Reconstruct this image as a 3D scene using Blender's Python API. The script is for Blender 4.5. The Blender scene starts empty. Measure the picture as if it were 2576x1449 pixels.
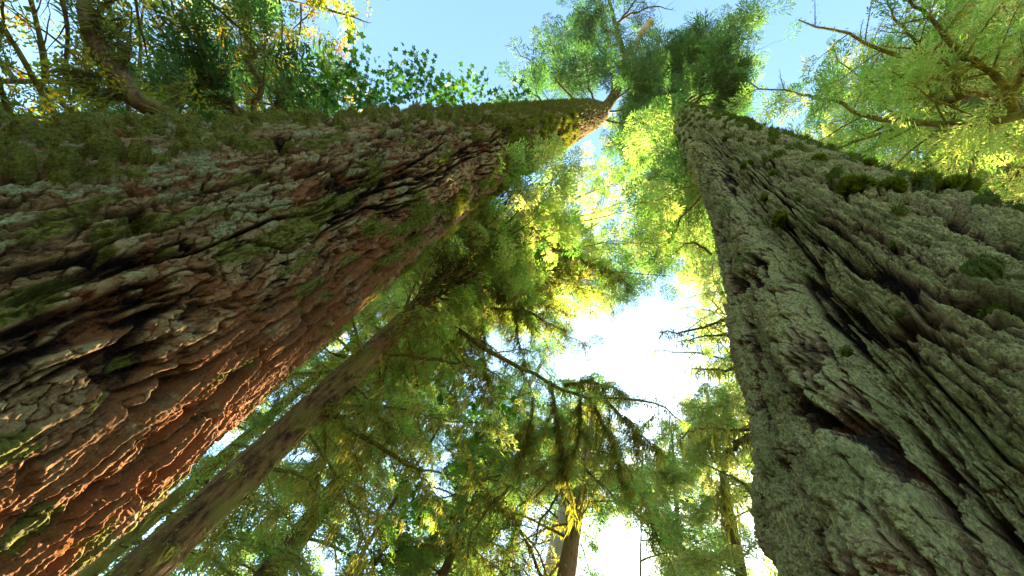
import bpy, math, random
import numpy as np
from mathutils import Matrix
random.seed(7); RNG = np.random.default_rng(7)
SC = bpy.context.scene; COL = SC.collection
# ---------------------------------------------------------------- camera
PF = 427.0                                   # focal length in pixels of a 1024 wide frame
CAMZ = 1.2
VPX, VPY = 1630/2576*1024, 220/2576*1024     # where all plumb trunks converge (the zenith)
_u = np.array([(VPX-512)/PF, -(VPY-288)/PF, -1.0]); _u /= np.linalg.norm(_u)
_f = np.array([0, 0, -1.0]); _y = _f-_f.dot(_u)*_u; _y /= np.linalg.norm(_y); _x = np.cross(_y, _u)
CR = np.array([_x, _y, _u])
cd = bpy.data.cameras.new('camera'); cam = bpy.data.objects.new('camera', cd); COL.objects.link(cam)
cd.sensor_width = 36; cd.lens = PF/1024*36; cd.clip_end = 3000; cd.clip_start = 0.05
cam.matrix_world = Matrix([[*CR[0], 0], [*CR[1], 0], [*CR[2], CAMZ], [0, 0, 0, 1]])
SC.camera = cam
C0 = np.array([0, 0, CAMZ])
# ---------------------------------------------------------------- sky and sun
SUN_AZ, SUN_EL = 42.0, 36.0
W = bpy.data.worlds.new('World'); SC.world = W; W.use_nodes = True
nt = W.node_tree; bg = nt.nodes['Background']; sky = nt.nodes.new('ShaderNodeTexSky'); sky.sky_type = 'NISHITA'
sky.sun_disc = False; sky.sun_elevation = math.radians(SUN_EL); sky.sun_rotation = math.radians(SUN_AZ)
sky.dust_density = 0.35; sky.air_density = 1.0; sky.ozone_density = 1.5
bg.inputs[1].default_value = 0.052
_mx = nt.nodes.new('ShaderNodeMix'); _mx.data_type = 'RGBA'; _mx.blend_type = 'MULTIPLY'; _mx.inputs[0].default_value = 1; _mx.inputs[7].default_value = (1.0, 1.09, .97, 1)
nt.links.new(sky.outputs[0], _mx.inputs[6]); nt.links.new(_mx.outputs[2], bg.inputs[0])
sl = bpy.data.lights.new('sun', 'SUN'); sl.energy = 5.0; sl.angle = math.radians(0.5); sl.color = (1, 0.81, 0.54)
sun = bpy.data.objects.new('sun', sl); COL.objects.link(sun)
sun.rotation_euler = (math.radians(90-SUN_EL), 0, math.radians(180-SUN_AZ))
SC.view_settings.view_transform = 'Standard'; SC.view_settings.look = 'None'
SC.view_settings.exposure = 3.68; SC.view_settings.gamma = 1
SC.render.engine = 'CYCLES'
try:
    SC.cycles.max_bounces = 8; SC.cycles.diffuse_bounces = 4; SC.cycles.transmission_bounces = 4
except Exception: pass

# ---------------------------------------------------------------- numeric helpers
def ray(px, py):                              # px, py measured on a 2576 x 1449 view of the photograph
    d = np.array([(px*1024/2576-512)/PF, -(py*1024/2576-288)/PF, -1.0]); return CR@(d/np.linalg.norm(d))
def at(px, py, rng): return C0+ray(px, py)*rng
def pol(az, d, z=0.0):
    a = math.radians(az); return np.array([math.sin(a)*d, math.cos(a)*d, z])
def project(P):                               # world points to view coordinates
    q = (P-C0)@CR; w = -q[..., 2]; ok = w > 0.05; w = np.where(ok, w, 1)
    return (q[..., 0]/w*PF+512)*2576/1024, (-q[..., 1]/w*PF+288)*2576/1024, ok
def hsh(ix, iy, s):
    h = (ix.astype(np.uint32)*np.uint32(374761393)+iy.astype(np.uint32)*np.uint32(668265263)+np.uint32((s*974634777+12345) & 0xffffffff))
    h = (h ^ (h >> np.uint32(13)))*np.uint32(1274126177); h = h ^ (h >> np.uint32(16)); h = h*np.uint32(2246822519); h = h ^ (h >> np.uint32(15))
    return h.astype(np.float64)/4294967296.0
def vn(x, y, s=0):
    xi = np.floor(x).astype(np.int64); yi = np.floor(y).astype(np.int64); fx = x-xi; fy = y-yi
    fx = fx*fx*fx*(fx*(fx*6-15)+10); fy = fy*fy*fy*(fy*(fy*6-15)+10)
    xi &= 0xffffffff; yi &= 0xffffffff; x1 = (xi+1) & 0xffffffff; y1 = (yi+1) & 0xffffffff
    a = hsh(xi, yi, s); b = hsh(x1, yi, s); c = hsh(xi, y1, s); d = hsh(x1, y1, s)
    return (a+(b-a)*fx)*(1-fy)+(c+(d-c)*fx)*fy
def fbm(x, y, s=0, o=4, g=0.5):
    v = 0; a = 1; t = 0
    for i in range(o): v = v+a*vn(x, y, s+i*17); t += a; a *= g; x = x*2.03+11.7; y = y*2.03+5.1
    return v/t
def sst(a, b, x):
    t = np.clip((x-a)/(b-a), 0, 1); return t*t*(3-2*t)
def cells(x, y, s=0, jit=0.85):               # distance to nearest and second nearest feature, cell id
    xi = np.floor(x).astype(np.int64); yi = np.floor(y).astype(np.int64)
    f1 = np.full(x.shape, 9.0); f2 = np.full(x.shape, 9.0); cid = np.zeros(x.shape)
    for dx in (-1, 0, 1):
        for dy in (-1, 0, 1):
            cx = (xi+dx) & 0xffffffff; cy = (yi+dy) & 0xffffffff
            px = xi+dx+0.5+jit*(hsh(cx, cy, s)-0.5); py = yi+dy+0.5+jit*(hsh(cx, cy, s+1)-0.5)
            d = np.hypot(x-px, y-py); h = hsh(cx, cy, s+2)
            n = d < f1; f2 = np.where(n, f1, np.minimum(f2, d)); cid = np.where(n, h, cid); f1 = np.where(n, d, f1)
    return f1, f2, cid

# ---------------------------------------------------------------- object helpers
def mesh_obj(name, V, faces, mats, parent=None, midx=None, attrs=None, smooth=False, origin=None):
    """faces: int array (n,3) or (n,4)"""
    V = np.asarray(V, dtype=np.float32)
    if origin is not None: V = V-np.asarray(origin, dtype=np.float32)
    F = np.asarray(faces, dtype=np.int32); k = F.shape[1]; n = len(F)
    me = bpy.data.meshes.new(name); me.vertices.add(len(V)); me.vertices.foreach_set('co', V.ravel())
    me.loops.add(n*k); me.loops.foreach_set('vertex_index', F.ravel())
    me.polygons.add(n); me.polygons.foreach_set('loop_start', np.arange(0, n*k, k, dtype=np.int32))
    me.polygons.foreach_set('loop_total', np.full(n, k, dtype=np.int32))
    for m in (mats if isinstance(mats, (list, tuple)) else [mats]): me.materials.append(m)
    if midx is not None: me.polygons.foreach_set('material_index', np.asarray(midx, dtype=np.int32))
    me.polygons.foreach_set('use_smooth', np.full(n, smooth, dtype=bool))
    for an, (dom, arr) in (attrs or {}).items():
        a = me.attributes.new(an, 'FLOAT', dom); a.data.foreach_set('value', np.asarray(arr, dtype=np.float32))
    me.update(); me.validate()
    o = bpy.data.objects.new(name, me); COL.objects.link(o)
    if parent is not None: o.parent = parent
    return o
def thing(name, loc, label, cat, group=None):
    o = bpy.data.objects.new(name, None); COL.objects.link(o); o.location = loc; o.empty_display_size = 0.3
    o['label'] = label; o['category'] = cat
    if group: o['group'] = group
    return o
class Geo:                                    # collects quads and then links them as ONE mesh object
    def __init__(s): s.V = []; s.F = []; s.T = []; s.n = 0
    def add(s, V, F, T=None):
        if len(V) == 0: return
        s.V.append(V); s.F.append(F+s.n); s.T.append(np.zeros(len(F)) if T is None else T); s.n += len(V)
    def build(s, name, mat, parent, origin, smooth=False):
        if not s.V: return None
        return mesh_obj(name, np.vstack(s.V), np.vstack(s.F), mat, parent, attrs={'tint': ('FACE', np.concatenate(s.T))}, smooth=smooth, origin=origin)
def tube(G, P, R, sides=7, wob=0.0, tint=None):   # tapered tube along P with radii R, closed by a shrunk tip
    P = np.asarray(P, float); R = np.asarray(R, float); n = len(P)
    T = np.gradient(P, axis=0); T /= np.linalg.norm(T, axis=1)[:, None]+1e-9
    ref = np.array([0, 0, 1.0]) if abs(T[:, 2]).mean() < 0.8 else np.array([1.0, 0, 0])
    A = np.cross(T, ref); A /= np.linalg.norm(A, axis=1)[:, None]+1e-9; B = np.cross(T, A)
    th = np.linspace(0, 2*np.pi, sides, endpoint=False)
    rr = R[:, None]*(1+wob*(RNG.random((n, sides))-0.5)*2)
    V = P[:, None, :]+rr[..., None]*(np.cos(th)[None, :, None]*A[:, None, :]+np.sin(th)[None, :, None]*B[:, None, :])
    i = np.arange(n-1)[:, None]*sides; j = np.arange(sides)[None, :]; j2 = (j+1) % sides
    F = np.stack([i+j, i+j2, i+sides+j2, i+sides+j], -1).reshape(-1, 4)
    G.add(V.reshape(-1, 3), F, None if tint is None else np.full(len(F), tint))
def smoothline(pts, n=24, wig=0.0):           # Catmull-Rom through the points, with a little wander
    P = np.asarray(pts, float)
    if len(P) == 2: P = np.vstack([P[0], P.mean(0), P[1]])
    Q = np.vstack([2*P[0]-P[1], P, 2*P[-1]-P[-2]]); t = np.linspace(0, len(P)-1-1e-6, n); k = t.astype(int); u = (t-k)[:, None]
    a, b, c, d = Q[k], Q[k+1], Q[k+2], Q[k+3]
    out = 0.5*((2*b)+(-a+c)*u+(2*a-5*b+4*c-d)*u*u+(-a+3*b-3*c+d)*u**3)
    if wig:
        s = int(RNG.integers(1000)); tt = np.linspace(0, len(P)*2.2, n)
        w = np.stack([fbm(tt+i*31.3, tt*0+s, s, 3)-0.5 for i in range(3)], 1)*wig*2; w *= np.minimum(1, np.linspace(0, 4, n))[:, None]; out = out+w
    return out

# ---------------------------------------------------------------- materials
def newmat(name):
    m = bpy.data.materials.new(name); m.use_nodes = True; t = m.node_tree; t.nodes.clear()
    o = t.nodes.new('ShaderNodeOutputMaterial'); return m, t, o
def nd(t, typ, **k):
    n = t.nodes.new(typ)
    for a, b in k.items(): setattr(n, a, b)
    return n
def ramp(t, stops, src):
    r = nd(t, 'ShaderNodeValToRGB'); el = r.color_ramp.elements
    while len(el) < len(stops): el.new(0.5)
    for e, (p, c) in zip(el, stops): e.position = p; e.color = (*c, 1)
    t.links.new(src, r.inputs[0]); return r.outputs[0]
def mixc(t, f, a, b):
    m = nd(t, 'ShaderNodeMix', data_type='RGBA')
    for i, v in ((0, f), (6, a), (7, b)):
        if isinstance(v, (int, float)): m.inputs[i].default_value = v
        elif isinstance(v, tuple): m.inputs[i].default_value = (*v, 1)
        else: t.links.new(v, m.inputs[i])
    return m.outputs[2]
def noise(t, scale, det=4, rough=0.6, vec=None, stretch=None):
    n = nd(t, 'ShaderNodeTexNoise'); n.inputs['Scale'].default_value = scale; n.inputs['Detail'].default_value = det; n.inputs['Roughness'].default_value = rough
    tc = nd(t, 'ShaderNodeTexCoord'); v = tc.outputs['Object']
    if stretch:
        mp = nd(t, 'ShaderNodeMapping'); mp.inputs['Scale'].default_value = stretch; t.links.new(v, mp.inputs[0]); v = mp.outputs[0]
    t.links.new(v, n.inputs['Vector']); return n.outputs['Fac']
def att(t, name): return nd(t, 'ShaderNodeAttribute', attribute_name=name).outputs['Fac']
def leafmat(name, stops, trans=0.5, gloss=0.12, tboost=2.25):
    m, t, o = newmat(name); c = ramp(t, stops, att(t, 'tint'))
    d = nd(t, 'ShaderNodeBsdfDiffuse'); tr = nd(t, 'ShaderNodeBsdfTranslucent'); g = nd(t, 'ShaderNodeBsdfGlossy'); g.inputs['Roughness'].default_value = 0.5
    t.links.new(c, d.inputs[0])
    hs = nd(t, 'ShaderNodeHueSaturation'); hs.inputs['Saturation'].default_value = 1.12; hs.inputs['Value'].default_value = tboost; t.links.new(c, hs.inputs['Color']); t.links.new(hs.outputs[0], tr.inputs[0])
    m1 = nd(t, 'ShaderNodeMixShader'); m1.inputs[0].default_value = trans; t.links.new(d.outputs[0], m1.inputs[1]); t.links.new(tr.outputs[0], m1.inputs[2])
    m2 = nd(t, 'ShaderNodeMixShader'); m2.inputs[0].default_value = gloss*0.4; t.links.new(m1.outputs[0], m2.inputs[1]); t.links.new(g.outputs[0], m2.inputs[2])
    t.links.new(m2.outputs[0], o.inputs[0]); return m
M = {}
M['hemlock'] = leafmat('hemlock_leaf', [(0, (.03, .08, .018)), (.45, (.08, .15, .034)), (.8, (.135, .18, .05)), (1, (.20, .20, .07))], .6)
M['fresh'] = leafmat('lit_hemlock_leaf', [(0, (.035, .09, .02)), (.45, (.095, .185, .034)), (.8, (.155, .225, .05)), (1, (.23, .235, .07))], .62, tboost=2.45)  # hemlock leaf copy, colour raised in place of light missing on shaded undersides
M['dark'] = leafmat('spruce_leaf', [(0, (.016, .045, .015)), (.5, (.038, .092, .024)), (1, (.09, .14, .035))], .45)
M['golden'] = leafmat('golden_leaf', [(0, (.06, .11, .015)), (.4, (.16, .17, .02)), (.75, (.30, .21, .03)), (1, (.36, .17, .04))], .5)
M['maple'] = leafmat('maple_leaf', [(0, (.010, .04, .010)), (.3, (.022, .085, .014)), (.6, (.06, .15, .018)), (.9, (.11, .2, .02)), (1, (.22, .18, .02))], .5, tboost=1.8)
M['hangmoss'] = leafmat('hanging_moss', [(0, (.06, .065, .014)), (.5, (.15, .15, .028)), (1, (.24, .21, .04))], .45, .05)
M['tuft'] = leafmat('moss_tuft', [(0, (.03, .045, .008)), (.5, (.075, .10, .014)), (1, (.14, .15, .025))], .3, .04)
def barkmat(name, base, dark, pale, lichen, moss, lich_amt, rust):
    """albedo from geometry masks (moss, hgt = how far a bark plate stands out) and noise; fine relief as bump"""
    m, t, o = newmat(name); p = nd(t, 'ShaderNodeBsdfPrincipled'); p.inputs['Roughness'].default_value = 0.85
    p.inputs['Specular IOR Level'].default_value = 0.15
    n1 = noise(t, 4.0, 6, .7, stretch=(1, 1, .3)); n2 = noise(t, 30.0, 6, .75, stretch=(1, 1, .3)); n3 = noise(t, 2.3, 6, .72, stretch=(1, 1, .6)); n4 = noise(t, 85, 4, .75, stretch=(1, 1, .5)); n5 = noise(t, 3.1, 5, .7)
    def mad(a, k, b):
        f = nd(t, 'ShaderNodeMath', operation='MULTIPLY_ADD'); t.links.new(a, f.inputs[0]); f.inputs[1].default_value = k
        if isinstance(b, (int, float)): f.inputs[2].default_value = b
        else: t.links.new(b, f.inputs[2])
        return f.outputs[0]
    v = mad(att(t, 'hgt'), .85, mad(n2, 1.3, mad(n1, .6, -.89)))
    c = ramp(t, [(.24, dark), (.40, tuple(v_*.55 for v_ in base)), (.52, base), (.68, tuple((a+b)/2 for a, b in zip(base, pale))), (.85, pale)], v)  # low plates go near black: dark inner bark plus painted-in crevice shadow
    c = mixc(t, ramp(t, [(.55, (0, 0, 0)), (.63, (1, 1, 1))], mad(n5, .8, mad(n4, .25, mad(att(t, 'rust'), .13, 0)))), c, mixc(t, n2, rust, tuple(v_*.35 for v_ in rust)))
    f2 = mad(n3, .85, mad(n4, .55, mad(att(t, 'lich'), .42, -.40)))
    lo = .62-.22*lich_amt
    c = mixc(t, ramp(t, [(lo, (0, 0, 0)), (lo+.07, (1, 1, 1))], f2), c, mixc(t, ramp(t, [(.4, (0, 0, 0)), (.6, (1, 1, 1))], n4), tuple(v_*.35 for v_ in lichen), lichen))
    mm = mixc(t, ramp(t, [(.35, (0, 0, 0)), (.65, (1, 1, 1))], n4), tuple(v_*.4 for v_ in moss), tuple(v_*1.5 for v_ in moss))
    c = mixc(t, ramp(t, [(.35, (0, 0, 0)), (.65, (1, 1, 1))], mad(n4, .5, mad(att(t, 'moss'), 1.0, -.25))), c, mm)
    t.links.new(c, p.inputs['Base Color'])
    b = nd(t, 'ShaderNodeBump'); b.inputs['Strength'].default_value = 1.0; b.inputs['Distance'].default_value = 0.05
    t.links.new(mad(n4, .7, n2), b.inputs['Height']); t.links.new(b.outputs[0], p.inputs['Normal'])
    t.links.new(p.outputs[0], o.inputs[0]); return m
def nd_half(t, src):
    h = nd(t, 'ShaderNodeMath', operation='MULTIPLY'); t.links.new(src, h.inputs[0]); h.inputs[1].default_value = .5; return h.outputs[0]
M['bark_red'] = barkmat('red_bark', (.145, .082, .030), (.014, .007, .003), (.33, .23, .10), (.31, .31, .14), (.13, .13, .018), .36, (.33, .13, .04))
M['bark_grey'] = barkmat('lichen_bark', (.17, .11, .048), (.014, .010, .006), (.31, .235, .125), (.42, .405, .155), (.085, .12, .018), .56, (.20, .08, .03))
def limbmat(name, a, b, c3):
    m, t, o = newmat(name); p = nd(t, 'ShaderNodeBsdfPrincipled'); p.inputs['Roughness'].default_value = .9; p.inputs['Specular IOR Level'].default_value = .15
    n1 = noise(t, 14, 5, .7, stretch=(1, 1, .3)); n2 = noise(t, 2.5, 4, .6)
    c = mixc(t, ramp(t, [(.38, (0, 0, 0)), (.6, (1, 1, 1))], n1), a, b); c = mixc(t, ramp(t, [(.45, (0, 0, 0)), (.6, (1, 1, 1))], n2), c, c3)
    t.links.new(c, p.inputs['Base Color']); bm = nd(t, 'ShaderNodeBump'); bm.inputs['Distance'].default_value = .03; t.links.new(n1, bm.inputs['Height']); t.links.new(bm.outputs[0], p.inputs['Normal'])
    t.links.new(p.outputs[0], o.inputs[0]); return m
M['limb'] = limbmat('limb_bark', (.05, .03, .017), (.13, .085, .045), (.09, .10, .02))
M['hemlock_bark'] = limbmat('hemlock_bark', (.03, .015, .006), (.17, .095, .036), (.12, .10, .022))
M['limb_moss'] = limbmat('mossy_limb', (.05, .045, .012), (.12, .115, .022), (.16, .15, .03))
M['limb_grey'] = limbmat('grey_limb', (.22, .20, .17), (.34, .32, .28), (.26, .25, .18))
M['limb_brown'] = limbmat('brown_limb', (.12, .065, .035), (.20, .12, .065), (.17, .12, .06))

# ---------------------------------------------------------------- foliage density over the view (where crowns leave gaps)
DEN = ["5566677888840005610231112599",
       "6677777788200034667754445699",
       "8888888866001246899978899999",
       "9999999999999999999999999999",
       "9999999999999999999999995499",
       "9999999999999999999999999999",
       "9999999999999999998899999999",
       "9999999999999999978999999999",
       "9999999999999999983259999999",
       "9999999999999988611599999999",
       "9999999977777777623799999999",
       "9999999777777778558999999999",
       "9999997776777778569999999999",
       "9999977777777749989999999999",
       "9999877777777409989999999999",
       "9999877777777409989999999999"]
DM = np.array([[int(c) for c in r] for r in DEN], float)/9
def density(P):
    x, y, ok = project(P); gx = np.clip(x/92-0.5, 0, 26.999); gy = np.clip(y/90.56-0.5, 0, 14.999)
    ix = gx.astype(int); iy = gy.astype(int); fx = gx-ix; fy = gy-iy
    d = (DM[iy, ix]*(1-fx)+DM[iy, ix+1]*fx)*(1-fy)+(DM[iy+1, ix]*(1-fx)+DM[iy+1, ix+1]*fx)*fy
    q = np.linalg.norm(P-C0, axis=1); u = np.clip((x-330)/840, 0, 1); dl = np.abs((y-(1449-779*u)))*.73   # the slim trunk stays clear of twigs on the near side
    d = np.where((dl < 75-35*u) & (q < 6.3+4*u) & (x > 200) & (x < 1175), d*.15, d)
    off = (x < -60) | (x > 2640) | (y < -60) | (y > 1510) | ~ok
    return np.where(off, 0.8, d)

# ---------------------------------------------------------------- frond templates (a flat spray of twigs with small leaves)
def frond_template(nside, nleaf, lw, seed, narrow=False):
    r = np.random.default_rng(seed); Q = []; T = []
    def leaf(p, ang, L, w, z):
        d = np.array([math.cos(ang), math.sin(ang), r.normal(0, .18)]); s = np.array([-math.sin(ang), math.cos(ang), r.normal(0, .35)])
        a = np.array([p[0], p[1], z]); Q.append([a, a+d*L*.5+s*w, a+d*L, a+d*L*.5-s*w]); T.append(r.random())
    for i in range(nside):
        t = (i+.6)/nside; env = (math.sin(math.pi*min(1, t*1.05)**.8)*.9+.12)*(.24 if narrow else .36)*(.75+.5*r.random())
        for sgn in (-1, 1):
            a0 = sgn*math.radians(52-18*t+r.normal(0, 5)); bx = t+r.normal(0, .01)
            for k in range(nleaf):
                u = (k+.5)/nleaf*env; p = (bx+math.cos(a0)*u, math.sin(a0)*u); z = -.25*u*u-.12*bx*bx
                for q in (-1, 1):
                    if r.random() < .93: leaf(p, a0+q*math.radians(38+r.normal(0, 12)), env/nleaf*1.7*(.8+.4*r.random()), lw, z)
            leaf((bx+math.cos(a0)*env, math.sin(a0)*env), a0, env/nleaf*1.8, lw, -.2)
    Q = np.array(Q); return Q, np.array(T)
FT = {'fine': [frond_template(9, 4, .012, s) for s in range(4)],
      'mid': [frond_template(7, 3, .018, s+10) for s in range(4)],
      'spray': [frond_template(12, 2, .013, s+30, True) for s in range(4)],
      'coarse': [frond_template(6, 2, .03, s+20) for s in range(4)]}
def maple_leaf():                             # five lobes, each a folded kite, around the stalk
    Q = []
    for a, L, w in ((0, 1, .22), (48, .85, .2), (-48, .85, .2), (100, .55, .16), (-100, .55, .16)):
        a = math.radians(a); d = np.array([math.cos(a), math.sin(a), 0]); s = np.array([-math.sin(a), math.cos(a), 0]); o = np.array([0, 0, 0.])
        Q.append([o, d*L*.55+s*w*1.15+[0, 0, -.04], d*L, d*L*.55-s*w*1.15+[0, 0, .04]])
    return np.array(Q)
ML = maple_leaf()
def maple_template(n, seed):
    r = np.random.default_rng(seed); Q = []; T = []
    for i in range(n):
        t = (i+.5)/n; sg = 1 if i % 2 else -1; a = sg*math.radians(60+r.normal(0, 20)); b = np.array([t, 0, 0])+np.array([math.cos(a), math.sin(a), 0])*.16
        sc = .17*(.45+.9*r.random()); ca, sa = math.cos(a), math.sin(a); tz = r.normal(0, .8); q = ML*sc
        q = q@np.array([[1, 0, 0], [0, math.cos(tz), math.sin(tz)], [0, -math.sin(tz), math.cos(tz)]]); ty = r.normal(.5, .3)
        q = q@np.array([[math.cos(ty), 0, -math.sin(ty)], [0, 1, 0], [math.sin(ty), 0, math.cos(ty)]])
        q = q@np.array([[ca, sa, 0], [-sa, ca, 0], [0, 0, 1]])+b; Q.append(q); T.append(np.full(len(q), r.random()))
    return np.concatenate(Q), np.concatenate(T)
FT['maple'] = [maple_template(9, s) for s in range(4)]
def oval_template(n, seed):                   # small alternate oval leaves along a twig
    r = np.random.default_rng(seed); Q = []; T = []
    for i in range(n):
        t = (i+.5)/n; a = r.uniform(-1.6, 1.6); L = .13*(.7+.6*r.random()); d = np.array([math.cos(a), math.sin(a), r.normal(-.2, .4)]); s = np.array([-math.sin(a), math.cos(a), r.normal(0, .6)])*.33
        b = np.array([t, 0, 0])+np.array([0, r.normal(0, .14), r.normal(0, .07)]); Q.append([b, b+d*L*.5+s*L, b+d*L, b+d*L*.5-s*L]); T.append(r.random())
    return np.array(Q), np.array(T)
FT['oval'] = [oval_template(34, s) for s in range(4)]

THIN = .58
SUNV = np.array([math.sin(math.radians(SUN_AZ))*math.cos(math.radians(SUN_EL)), math.cos(math.radians(SUN_AZ))*math.cos(math.radians(SUN_EL)), math.sin(math.radians(SUN_EL))])
OPEN = []                                     # places the low sun reaches through openings in the crowns: (point, radius, share of foliage kept)
def sunlit_gap(P):
    k = np.ones(len(P))
    for c, r, kp in OPEN:
        v = P-c; t = v@SUNV; d = np.linalg.norm(v-t[:, None]*SUNV, axis=1); k = np.where((t > .3) & (d < r*(1+.02*t)), np.minimum(k, kp), k)
    return k
def add_fronds(G, O, D, L, kind, base_t, spread=.35, masked=True, roll=.5):
    """O origins, D directions, L lengths; leaves collected in G"""
    O = np.asarray(O); D = np.asarray(D); L = np.asarray(L)
    if len(O) == 0: return
    if masked:
        C = O+D*L[:, None]*.5; dn = density(C)*1.1-.05; cl = fbm(C[:, 0]*1.1+C[:, 2]*.45, C[:, 1]*1.1-C[:, 2]*.6, 77, 3)   # crowns are clumped
        keep = RNG.random(len(O)) < np.clip(dn, 0, 1)*sst(.29, .51, cl+.12*(dn > .85))*THIN*(1.35 if kind == 'coarse' else 1)*sunlit_gap(C); O, D, L = O[keep], D[keep], L[keep]
        if len(O) == 0: return
    else:
        keep = RNG.random(len(O)) < sunlit_gap(O+D*L[:, None]*.5); O, D, L = O[keep], D[keep], L[keep]
        if len(O) == 0: return
    D = D/np.linalg.norm(D, axis=1)[:, None]; up = np.array([0, 0, 1.0])+RNG.normal(0, roll*.5, (len(O), 3))
    S = np.cross(up, D); S /= np.linalg.norm(S, axis=1)[:, None]+1e-9; N = np.cross(D, S)
    tb = base_t+RNG.normal(0, spread*.5, len(O)); which = RNG.integers(0, 4, len(O))
    for w in range(4):
        i = np.nonzero(which == w)[0]
        if len(i) == 0: continue
        Q, T = FT[kind][w]; B = np.stack([D[i], S[i], N[i]], 1)*L[i][:, None, None]      # local axes
        V = np.einsum('qvk,fkj->fqvj', Q, B)+O[i][:, None, None, :]
        t = np.clip(tb[i][:, None]+(T[None]-.5)*spread, 0, 1); nf = V.shape[0]*V.shape[1]
        G.add(V.reshape(-1, 3), np.arange(nf*4).reshape(-1, 4), t.ravel())
def hang_moss(G, P, dens, length, width=.012, tint=.5, spread=.03):
    """thin drooping strands under the points of a limb"""
    if OPEN and (sunlit_gap(P) < .2).mean() > .3: return
    seg = np.linalg.norm(np.diff(P, axis=0), axis=1).sum(); n = int(seg*dens)
    if n < 1: return
    t = RNG.random(n)*(len(P)-1.001); k = t.astype(int); u = (t-k)[:, None]; b = P[k]*(1-u)+P[k+1]*u+RNG.normal(0, spread, (n, 3))
    clump = .35+1.3*fbm(t*1.7, t*0+7, int(RNG.integers(999)), 2)**2*1.8; L = length*clump*(.3+RNG.random(n))
    a = RNG.random(n)*2*np.pi; s = np.stack([np.cos(a), np.sin(a), a*0], 1)*width*(.5+RNG.random(n))[:, None]
    e = b+np.stack([RNG.normal(0, .22, n)*L, RNG.normal(0, .22, n)*L, -L], 1); m = (b+e)/2+RNG.normal(0, .02, (n, 3))
    V = np.stack([b, m+s, e, m-s], 1); G.add(V.reshape(-1, 3), np.arange(n*4).reshape(-1, 4), np.clip(tint+RNG.normal(0, .22, n), 0, 1))

# ---------------------------------------------------------------- branches
def branch(tree, P, r0, kind='mid', mat='hemlock', leaf=.5, flen=.5, fstep=.16, tint=.5, moss=0, side=1.0, limb='limb', masked=True, droop=.25,
           nside=9, name='branch', label=None, bare=0.15, sidelen=.42, keepout=True, tspread=.4, mtint=.5):
    """one limb along P with side limbs, foliage and moss as sub-parts"""
    org = np.array(tree.location); G = Geo(); FG = Geo(); MG = Geo(); n = len(P); P = np.asarray(P)
    if masked and (sunlit_gap(P) < .2).mean() > .4: return None
    Ltot = np.linalg.norm(np.diff(P, axis=0), axis=1).sum()
    tube(G, P, r0*np.linspace(1, .18, n), 7, .15)
    subs = [P]; O, D, L = [], [], []
    for k in range(nside):
        t = bare+(1-bare)*(k+RNG.random()*.8)/nside; i = min(n-2, int(t*(n-1))); b = P[i]; d = P[i+1]-P[i]; d = d/(np.linalg.norm(d)+1e-9)
        s = np.cross(d, [0, 0, 1.0]); s /= np.linalg.norm(s)+1e-9; sg = 1 if k % 2 else -1
        dd = d*.75+s*sg*(.7+.3*RNG.random())+np.array([0, 0, RNG.normal(0, .15)]); dd /= np.linalg.norm(dd)
        l = Ltot*sidelen*side*(1.08-t)**.7*(.6+.6*RNG.random()); u = np.linspace(0, 1, 7)[:, None]
        Q = b+dd*l*u+np.array([0, 0, -1.0])*droop*l*u*u+RNG.normal(0, .02*l, (7, 3))*u
        tube(G, Q, r0*.35*(1-.6*t)*np.linspace(1, .2, 7), 5); subs.append(Q)
    if leaf > 0:
        for qi, Q in enumerate(subs):
            l = np.linalg.norm(np.diff(Q, axis=0), axis=1).sum(); m = max(2, int(l/fstep*leaf*2)); t = (bare+(1-bare)*RNG.random(m)**.8)*(len(Q)-1.001) if qi == 0 else (.12+.88*RNG.random(m))*(len(Q)-1.001)
            k = t.astype(int); u = (t-k)[:, None]; b = Q[k]*(1-u)+Q[k+1]*u; d = Q[k+1]-Q[k]; d /= np.linalg.norm(d, axis=1)[:, None]+1e-9
            s = np.cross(d, [0, 0, 1.0]); s /= np.linalg.norm(s, axis=1)[:, None]+1e-9; sg = np.where(RNG.random(m) < .5, 1, -1)[:, None]
            dd = d*(.5+.6*RNG.random((m, 1)))+s*sg*RNG.random((m, 1))+RNG.normal(0, .15, (m, 3))+np.array([0, 0, -1.0])*droop*RNG.random((m, 1))
            O.append(b); D.append(dd/np.linalg.norm(dd, axis=1)[:, None]); L.append(flen*(.55+.7*RNG.random(m)))
        add_fronds(FG, np.vstack(O), np.vstack(D), np.concatenate(L), kind, tint, tspread, masked=masked)
    if moss > 0:
        for qi, Q in enumerate(subs):
            hang_moss(MG, Q, 190*moss*(1 if qi == 0 else .6), .09+.09*moss, .010, mtint)
    if leaf > 0 and not FG.V and moss == 0 and keepout: return None
    o = G.build(name, M[limb], tree, org, True)
    if label: o['label'] = label
    if FG.V: FG.build('foliage', M[mat], o, org)
    if MG.V: MG.build('hanging_moss', M['hangmoss'], o, org)['kind'] = 'stuff'
    return o
def auto_limb(base, az, length, rise=.1, droop=.35, n=14, wig=.1):
    a = math.radians(az); h = np.array([math.sin(a), math.cos(a), 0]); t = np.linspace(0, 1, n)[:, None]
    P = base+h*length*t+np.array([0, 0, 1.0])*(rise*length*t-droop*length*t*t)
    s = int(RNG.integers(9999)); tt = np.linspace(0, 4, n)
    return P+np.stack([fbm(tt+i*9.1, tt*0+s*.37, s, 3)-.5 for i in range(3)], 1)*wig*length*t
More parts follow.
